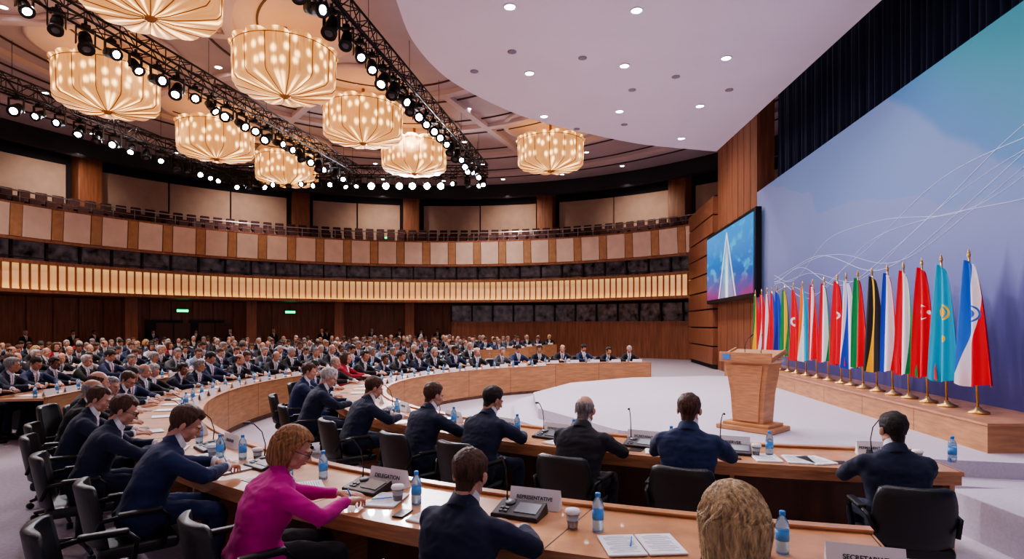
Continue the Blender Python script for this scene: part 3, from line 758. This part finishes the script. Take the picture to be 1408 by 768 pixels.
# ------------------------------------------------------------------ desks
def desk(name,ri,ro,a0,a1,detail=True,endcap=True):
    b=MB()
    sweep(b,rect(ri,ro,.712,.75),a0,a1,0)
    sweep(b,rect(ri-.015,ri+.03,.0,.765),a0,a1,1); sweep(b,rect(ri-.03,ri+.045,.765,.775),a0,a1,0)
    if detail:
        sweep(b,rect(ri+.05,ro-.22,.56,.585),a0,a1,2); sweep(b,rect(ro-.06,ro-.03,.63,.712),a0,a1,0)
        sweep(b,rect(ri+.28,ri+.30,.0,.56),a0,a1,2); sweep(b,rect(ri-.02,ri+.035,0,.09),a0,a1,2)
    L=(a1-a0); arc=radians(L)*(ro)*1.07; n=max(1,round(arc/1.7))
    for i in range(n+1):
        al=a0+L*i/n; h=.018/ro*57.3/1.07
        al2=min(max(al,a0+h),a1-h)
        if detail: sweep(b,rect(ri+.03,ro-.12,.0,.711),al2-h,al2+h,0,9)
        sweep(b,rect(ri+.05,ro-.002,.7495,.7512),al2-h*.18,al2+h*.18,3,9); sweep(b,rect(ri-.017,ri-.015,0,.765),al2-h*.2,al2+h*.2,3,9)
        if detail and i<n:
            am=al+L/n/2; sweep(b,rect(ro-.26,ro-.14,.75,.754),am-.5,am+.5,4,9)
    return b.build(name,[WOOD,WOODP,WOODD,SEAM,PLASTIC],recalc=True)
desk('curved_conference_desk',6.0,6.8,-62,84)
desk('curved_conference_desk',6.75,7.45,-89,-64)
desk('curved_conference_desk',8.4,9.2,-60,75.5)
rings=[(10.7,11.5,-62,11),(12.9,13.55,-64,7),(14.75,15.35,-70,6),(16.5,17.05,-76,7),(18.2,18.75,-80,9),(19.9,20.4,-82,10),(21.5,22.0,-84,-20),(23.0,23.5,-86,-34)]
for ri,ro,a0,a1 in rings: desk('curved_audience_desk',ri,ro,a0,a1,False)

# ------------------------------------------------------------------ desk objects
def bottle_mb(n=20):
    b=MB(); b.rev([(.028,0),(.031,.004),(.031,.05),(.029,.055),(.031,.06),(.031,.13),(.027,.155),(.013,.178),(.0125,.19)],n,0)
    b.rev([(.0315,.065),(.0315,.115)],n,1); b.rev([(.0145,.185),(.0145,.203),(.013,.205)],n,2); return b
bot=bottle_mb().build('water_bottle',[BOTTLE,LABEL,CAP],mesh_only=True)
b=MB(); b.rev([(.026,0),(.036,.085),(.034,.085),(.025,.006)],24,0); b.rev([(.040,.080),(.041,.088),(.036,.10),(.012,.104)],24,1); b.rev([(.024,.006),(.033,.07)],24,2)
cup=b.build('covered_glass',[GLASSM,WHITE,mat('paper_cup_liner',(.75,.77,.8),.5)],mesh_only=True)
b=MB()
b.loft([rr(.27,.17,0),rr(.27,.17,.018),[Vector((-.13,-.08,.022)),Vector((.13,-.08,.022)),Vector((.13,.08,.06)),Vector((-.13,.08,.06))]],0,smooth=False)
Mt=TR((0,0,.043))@RX(atan2(.038,.16)); b.box((.05,.0,0),(.13,.10,.004),1,Mt); 
for i in range(4): b.box((-.09+.028*(i%2),-.05+.03*(i//2),.001),(.02,.018,.006),2,Mt,bev=.002)
b.rev([(.03,0),(.03,.004)],20,2,Mt@TR((-.07,.04,0)))
b.tube([(-.10,.06,.05),(-.105,.07,.14),(-.10,.04,.24),(-.085,-.03,.31),(-.075,-.075,.325)],[.005,.004,.004,.004,.004],8,0)
b.tube([(-.075,-.07,.324),(-.068,-.11,.328)],[.009,.009],10,0,round_=True)
con=b.build('microphone_console',[PLASTIC,mat('lcd',(.2,.22,.25),.2),GREYP],mesh_only=True)
b=MB()
for i in range(4): b.box((random.uniform(-.006,.006),random.uniform(-.006,.006),.001+.003*i),(.21,.297,.0028),0,rz=random.uniform(-.05,.05))
for i in range(16): b.box((-.01+random.uniform(-.01,0),.12-i*.015,.0118),(.15 if i%5 else .08,.0028,.0004),1)
pap=b.build('paper_stack',[PAPER,mat('print_grey',(.3,.3,.33),.8)],mesh_only=True)
b=MB(); b.tube([(0,-.07,.006),(0,.06,.006)],[.0045,.0045],8,0); b.tube([(0,.06,.006),(0,.075,.006)],[.004,.001],8,1)
penm=b.build('pen',[CAP,STEEL],mesh_only=True)
b=MB(); b.box((0,0,.005),(.075,.15,.009),0,bev=.003); b.box((0,0,.0098),(.068,.138,.0008),1); phone=b.build('smartphone',[BLACK,GREYP],mesh_only=True)
b=MB()
for s in (-1,1):
    b.box((s*.107,0,.008),(.205,.29,.010),0,bev=.003)
    for i in range(14): b.box((s*.107+random.uniform(-.008,.004),.115-i*.017,.0134),(.15 if i%4 else .09,.003,.0005),1)
book=b.build('open_notebook',[PAPER,mat('handwriting',(.12,.14,.35),.8)],mesh_only=True)
def plate(text):
    b=MB(); b.add([(-.15,-.035,0),(.15,-.035,0),(.15,0,.11),(-.15,0,.11),(-.15,.035,0),(.15,.035,0)],[(0,1,2,3),(3,2,5,4),(0,3,4),(1,5,2)],0,smooth=False)
    cu=bpy.data.curves.new('t','FONT'); cu.body=text; cu.size=.034 if len(text)<11 else .028; cu.align_x='CENTER'; cu.align_y='CENTER'; cu.extrude=.0003; cu.offset=.0006
    ob=bpy.data.objects.new('t',cu); COL.objects.link(ob); dg=bpy.context.evaluated_depsgraph_get(); me=ob.evaluated_get(dg).to_mesh()
    vs=[v.co.copy() for v in me.vertices]; fs=[list(p.vertices) for p in me.polygons]; ob.evaluated_get(dg).to_mesh_clear(); bpy.data.objects.remove(ob)
    t=atan2(.11,.035)
    b.add(vs,fs,1,TR((0,-.0195,.058))@RX(t),False); b.add(vs,fs,1,TR((0,.0195,.058))@RZ(pi)@RX(t),False)
    return b.build('name_plate',[WHITE,INK],mesh_only=True)
plates=[plate(t) for t in ('REPRESENTATIVE','DELEGATION','PERMANENT MISSION','OBSERVER','SECRETARIAT')]
def put(name,me,r,al,dyaw=0,z=.752,parent=None,sc=1):
    p=PP(r,al,z); return inst(name,me,p,yaw(p)+dyaw,parent,sc)

# ------------------------------------------------------------------ chairs
def chair_mb(full=True):
    b=MB()
    b.box((0,.02,.425),(.50,.48,.09),0,bev=.035,seg=3)
    rows=[]
    for k in range(9):
        t=k/8; z=.47+.39*t; wd=.255-.03*abs(t-.45)-.05*max(0,t-.8)*4*.5; y0=-.235-.07*t
        fr=[];bk=[]
        for i in range(13):
            x=-wd+2*wd*i/12; cv=.07*(x/wd)**2
            e=(1-(abs(x)/wd)**6)*.5+.5
            fr.append(Vector((x,y0+cv+.028*e,z))); bk.append(Vector((x,y0+cv-.03*e,z)))
        rows.append(fr+bk[::-1])
    r0=[v.lerp(sum(rows[0],Vector())/26,.25)-Vector((0,0,.015)) for v in rows[0]]; r1=[v.lerp(sum(rows[-1],Vector())/26,.2)+Vector((0,0,.018)) for v in rows[-1]]
    b.loft([r0]+rows+[r1],0)
    if full:
        for s in (-1,1):
            b.tube([(s*.24,-.24,.55),(s*.275,-.2,.66),(s*.28,-.05,.675),(s*.28,.14,.67),(s*.275,.19,.62),(s*.25,.16,.43)],[.016]*6,8,1)
            b.box((s*.28,.02,.685),(.055,.26,.03),0,bev=.012)
        b.tube([(0,0,.1),(0,0,.40)],[.03,.025],12,1); b.box((0,0,.37),(.2,.22,.04),1,bev=.01)
        for k in range(5):
            a=2*pi*k/5+.3; b.tube([(0,0,.12),(cos(a)*.15,sin(a)*.15,.11),(cos(a)*.30,sin(a)*.30,.075)],[.03,.022,.016],8,1)
            b.tube([(cos(a)*.30-sin(a)*.022,sin(a)*.30+cos(a)*.022,.03),(cos(a)*.30+sin(a)*.022,sin(a)*.30-cos(a)*.022,.03)],.03,12,1)
    else: b.box((0,0,.2),(.3,.3,.4),1,bev=.03)
    return b
chm2=chair_mb().build('office_chair',[LEATHER,BLACK],mesh_only=True)

# ------------------------------------------------------------------ foreground people
def seat_person(name,me,r,al,dyaw=0,sc=1,chair=True,dz=0):
    p=PP(r,al); o=inst(name,me,p,yaw(p)+dyaw,sc=sc)
    if chair:
        q=PP(r+.05,al); inst('office_chair',chm2,q,yaw(q)+dyaw*.6)
    return o
h1=7.27
K=dict
NA=[((.27,.27,.79),(.13,.47,.79)),((.27,.27,.79),(.13,.46,.79))]
near1=[(78.3,.25,1.02,K(suit=NAVY,skin=SK2,hair=HDK,style='short',a=7,hp=8,hy=12,seed=1,wide=1.16,arms=NA)),
(68.5,.08,1.08,K(suit=NAVY2,skin=SK1,hair=HBR,style='short',a=10,hp=6,hy=-4,seed=2,wide=1.14)),
(62.1,.05,1.04,K(suit=CHAR,skin=SK1,hair=HGR,style='bald',a=14,hp=10,hy=3,seed=3,wide=1.14)),
(54.6,0,1.07,K(suit=NAVY,skin=SK2,hair=HDK,style='short',a=20,hp=22,hy=-14,seed=4,wide=1.08)),
(49,0,1.06,K(suit=NAVY,skin=SK1,hair=HBR,style='short',a=18,hp=14,hy=-8,seed=5,wide=1.08)),
(40.5,0,1.07,K(suit=NAVY,skin=SK1,hair=HBR,style='short',a=22,hp=22,hy=-10,seed=6,wide=1.06)),
(29.5,0,1.09,K(suit=NAVY,skin=SK1,hair=HWH,style='short',a=22,hp=24,hy=-8,seed=7,wide=1.08)),
(20,0,1.07,K(suit=NAVY2,skin=SK1,hair=HBR,style='short',a=16,hp=16,hy=-6,seed=8)),]
for al,dr,s_,k in near1: seat_person('seated_man',man('seated_man',**k),h1+dr,al,sc=s_)
h2=9.62
WR_=[((.30,.27,.79),(.16,.47,.79)),((.27,.34,.79),(.06,.50,.79))]
near2=[('seated_man',64.3,0,K(suit=NAVY,skin=SK1,hair=HBR,style='short',a=14,hp=16,hy=6,seed=11,wide=1.08),1.03),
('seated_woman_in_magenta_jacket',56.9,-.35,K(suit=MAG,skin=SK1,hair=HAU,style='bob',a=20,hp=26,hy=-22,seed=12,fem=True,glasses=True,wide=1.16,hair_n=(180,110),arms=[((.27,.31,.79),(.14,.52,.785)),((.30,.30,.79),(.12,.50,.80))],poses=('rest','write'),pen=True),1.06),
('seated_man',49.6,-.15,K(suit=NAVY2,skin=SK1,hair=HBR,style='full',a=24,hp=30,hy=-12,seed=13,wide=1.08,arms=WR_,poses=('rest','write'),pen=True),1.09),
('seated_man',42.6,-.1,K(suit=NAVY,skin=SK1,hair=HBR,style='short',a=22,hp=24,hy=-10,seed=14,glasses=True,wide=1.06,arms=WR_,poses=('rest','write')),1.07),
('seated_man',36.4,-.05,K(suit=NAVY,skin=SK1,hair=HBR,style='short',a=20,hp=20,hy=-10,seed=15,wide=1.05),1.06),
('seated_man',31.6,0,K(suit=BLK,skin=SK2,hair=HGR,style='bald',a=18,hp=18,hy=-6,seed=16),1.06)]
for nm,al,dy,k,s_ in near2: seat_person(nm,man(nm,**k),h2,al,dy,s_)
bl=man('seated_blonde_woman',suit=BLK,skin=SK1,hair=HBL,style='wavy',a=8,hp=4,hy=6,seed=20,fem=True,hair_n=(300,170))
p=PP(10.03,71.1); inst('seated_blonde_woman',bl,p,yaw(p),sc=1.07); q=PP(10.08,71.1); inst('office_chair',chm2,q,yaw(q))
q=PP(10.15,54.2); inst('office_chair',chm2,q,yaw(q)-.3)

# ------------------------------------------------------------------ audience
VAR=[K(suit=NAVY,skin=SK1,hair=HBR,style='short'),K(suit=CHAR,skin=SK1,hair=HGR,style='bald'),K(suit=NAVY2,skin=SK2,hair=HDK,style='short'),
K(suit=BLK,skin=SK1,hair=HWH,style='short'),K(suit=NAVY,skin=SK3,hair=HDK,style='short'),K(suit=GREYS,skin=SK1,hair=HGR,style='short'),
K(suit=BLK,skin=SK1,hair=HBL,style='bob',fem=True),K(suit=REDJ,skin=SK1,hair=HBR,style='bob',fem=True),K(suit=NAVY,skin=SK2,hair=HGR,style='full'),K(suit=CHAR,skin=SK1,hair=HBR,style='bald'),
K(suit=BLK,skin=SK2,hair=HDK,style='full'),K(suit=TANJ,skin=SK1,hair=HAU,style='bob',fem=True),K(suit=LBL,skin=SK1,hair=HBR,style='short'),K(suit=WHJ,skin=SK2,hair=HDK,style='bob',fem=True)]
vm=[]
cl=chair_mb(False)
for i,v in enumerate(VAR):
    for j in range(2):
        if j and i in (6,7,11,12,13): continue
        P,m=make_person(**v,a=random.uniform(6,26),hp=random.uniform(0,32),hy=random.uniform(-32,32),seed=30+i*2+j,vox=.018,hvox=.0085,hair_n=(40,26),tie=i%2,glasses=(i+j)%4==0,wide=1.05)
        cc=MB(); cc.v=cl.v; cc.f=cl.f; cc.s=cl.s; cc.m=[11+k for k in cl.m]; P.merge(cc)
        vm.append((P.build('audience_member',m+[LEATHER,BLACK],mesh_only=True), 3 if i in (0,1,2,3,4) else (1 if i in (7,11,12,13) else 2)))
bag=[m for m,w in vm for _ in range(w)]
crowd=empty('seated_audience'); docs=MB(); botl=bottle_mb(8)
def inside(p): return (p-Vector((BX,BY,0))).length<19.2 and p.x<wl(p.y,-1.0) and not (p.y>15.5 and p.y<22 and p.x>6.2)
def MB_shift(o,k):
    r=MB(); r.v=o.v; r.f=o.f; r.s=o.s; r.m=[m+k for m in o.m]; return r
botl=MB_shift(botl,1)
def fill(hip,ri,a0,a1,sp=.74,docz=True,skip=0.03):
    st=sp/hip*57.3/1.07; al=a0+st*.6; 
    while al<a1-st*.4:
        p=PP(hip+random.uniform(-.08,.08),al+random.uniform(-.3,.3)*st*.2)
        px=704+800*p.x/p.y if p.y>1 else 9999
        if inside(p) and -120<px<1050:
            if random.random()>skip: inst('audience_member',random.choice(bag),p,yaw(p)+random.uniform(-.2,.2),crowd,random.uniform(.98,1.1))
            if docz:
                q=PP(ri+.3,al,.751); M=TR(q)@RZ(yaw(q)+random.uniform(-.2,.2))
                docs.box((0,-.08,.006),(.21,.29,.012),0,M); 
                M2=TR(PP(ri+.12,al,.751))@RZ(yaw(q)); docs.add([(-.15,-.03,0),(.15,-.03,0),(.15,0,.11),(-.15,0,.11),(-.15,.03,0),(.15,.03,0)],[(0,1,2,3),(3,2,5,4)],0,M2,False)
                docs.merge(botl,TR(PP(ri+.2,al+st*.38,.751)))
                if random.random()<.5: docs.tube([PP(ri+.18,al-st*.2,.76),PP(ri+.18,al-st*.2,.95),PP(ri+.3,al-st*.2,1.04)],.006,5,4)
        al+=st
fill(h1,6.0,-62,16); fill(7.95,6.75,-89,-64)
fill(h2,8.4,-60,29.5,.72)
for ri,ro,a0,a1 in rings: fill(ro+.42,ri,a0,a1,.70 if ri<16 else .60)
docs.build('desk_documents',[PAPER,BOTTLE,LABEL,CAP,BLACK],recalc=True,parent=crowd)
stm=[]
for i,v in enumerate((VAR[0],VAR[3],VAR[4],VAR[10])):
    P,m=make_person(**v,a=2,hp=3,hy=random.uniform(-20,20),stand=True,vox=.02,hvox=.0085,seed=60+i,hair_n=(40,26)); stm.append(P.build('standing_attendee',m,mesh_only=True))
for ang,r in ((92,20.4),(95,20.2),(104,20.6),(112,20.5),(113,19.9),(121,20.4),(128,20.2),(133,20.4),(139,20.5),(147,20.3),(150,19.9),(155,20.4),(159,20.2),(163,20.3),(99,20.3)):
    p=PB(r,ang); inst('standing_attendee',random.choice(stm),p,yaw(p)+random.uniform(-.4,.4),crowd)

# ------------------------------------------------------------------ near desk items
for al,pl in ((64.2,0),(57.0,1),(49.5,2),(43,3),(36.5,0)):
    put('name_plate',plates[pl],8.56,al-.4,.15,sc=1.15); put('microphone_console',con,8.74,al-.5,.1,sc=1.15)
    put('water_bottle',bot,8.83,al+2.6,sc=1.08); put('covered_glass',cup,8.84,al+1.75,sc=1.12)
put('water_bottle',bot,8.86,72.4,sc=1.08); put('covered_glass',cup,8.92,71.9,sc=1.12)
put('water_bottle',bot,8.7,53.4,sc=1.08); put('water_bottle',bot,8.72,46.6,sc=1.08); put('water_bottle',bot,8.72,40.3,sc=1.08); put('covered_glass',cup,8.66,47.4,sc=1.12)
for al,dy in ((62.2,.4),(61.1,.1),(48.6,.2),(47.2,-.2),(41.0,-.3),(39.4,.3),(34,.2)): put('paper_stack',pap,8.98,al,dy)
put('open_notebook',book,8.97,54.4,-.45); put('pen',penm,8.96,53.0,.8); put('open_notebook',book,8.95,45.3,.2)
put('paper_stack',pap,8.86,58.3,.5); put('pen',penm,8.88,58.2,-.6,z=.766); put('pen',penm,8.95,61.2,.7,z=.766); put('open_notebook',book,8.98,68.4,.5); put('pen',penm,8.98,68.1,.2,z=.768)
for r,al in ((9.03,60.0),(8.8,70.4),(8.95,51.7),(6.62,70.9),(6.6,60)): put('smartphone',phone,r,al,.3)
for i,al in enumerate((80.8,70.6,63.8,56,50.6,43,33,24)):
    put('name_plate',plates[(i+2)%5],6.22,al,.0,sc=1.12); put('microphone_console',con,6.42,al+.2,sc=1.15)
    put('water_bottle',bot,6.45,al+2.6+(0 if i else 1.5),sc=1.1); put('covered_glass',cup,6.5,al+1.7,sc=1.1)
for al,dy in ((76.0,.5),(74.9,.1),(72.9,.2),(66.5,-.2),(65.6,.3),(59,.3),(57.9,-.1),(52.3,.2),(46,.4),(45,.1),(38,.1),(36.5,.3)): put('paper_stack',pap,6.58,al,dy)
put('name_plate',plates[4],9.0,74.4,.0,sc=1.15)

# ------------------------------------------------------------------ world + camera
w=bpy.data.worlds.new('World'); S.world=w; w.use_nodes=True; bg=w.node_tree.nodes['Background']; bg.inputs[0].default_value=(.74,.58,.68,1); bg.inputs[1].default_value=.62
cam=bpy.data.cameras.new('camera'); cam.sensor_width=36; cam.lens=800/1408*36; cam.shift_y=(446-384)/1408; cam.clip_end=200
co_=bpy.data.objects.new('camera',cam); COL.objects.link(co_); co_.location=(0,0,1.95); co_.rotation_euler=(radians(90),0,0); S.camera=co_
print('objs',len(bpy.data.objects))
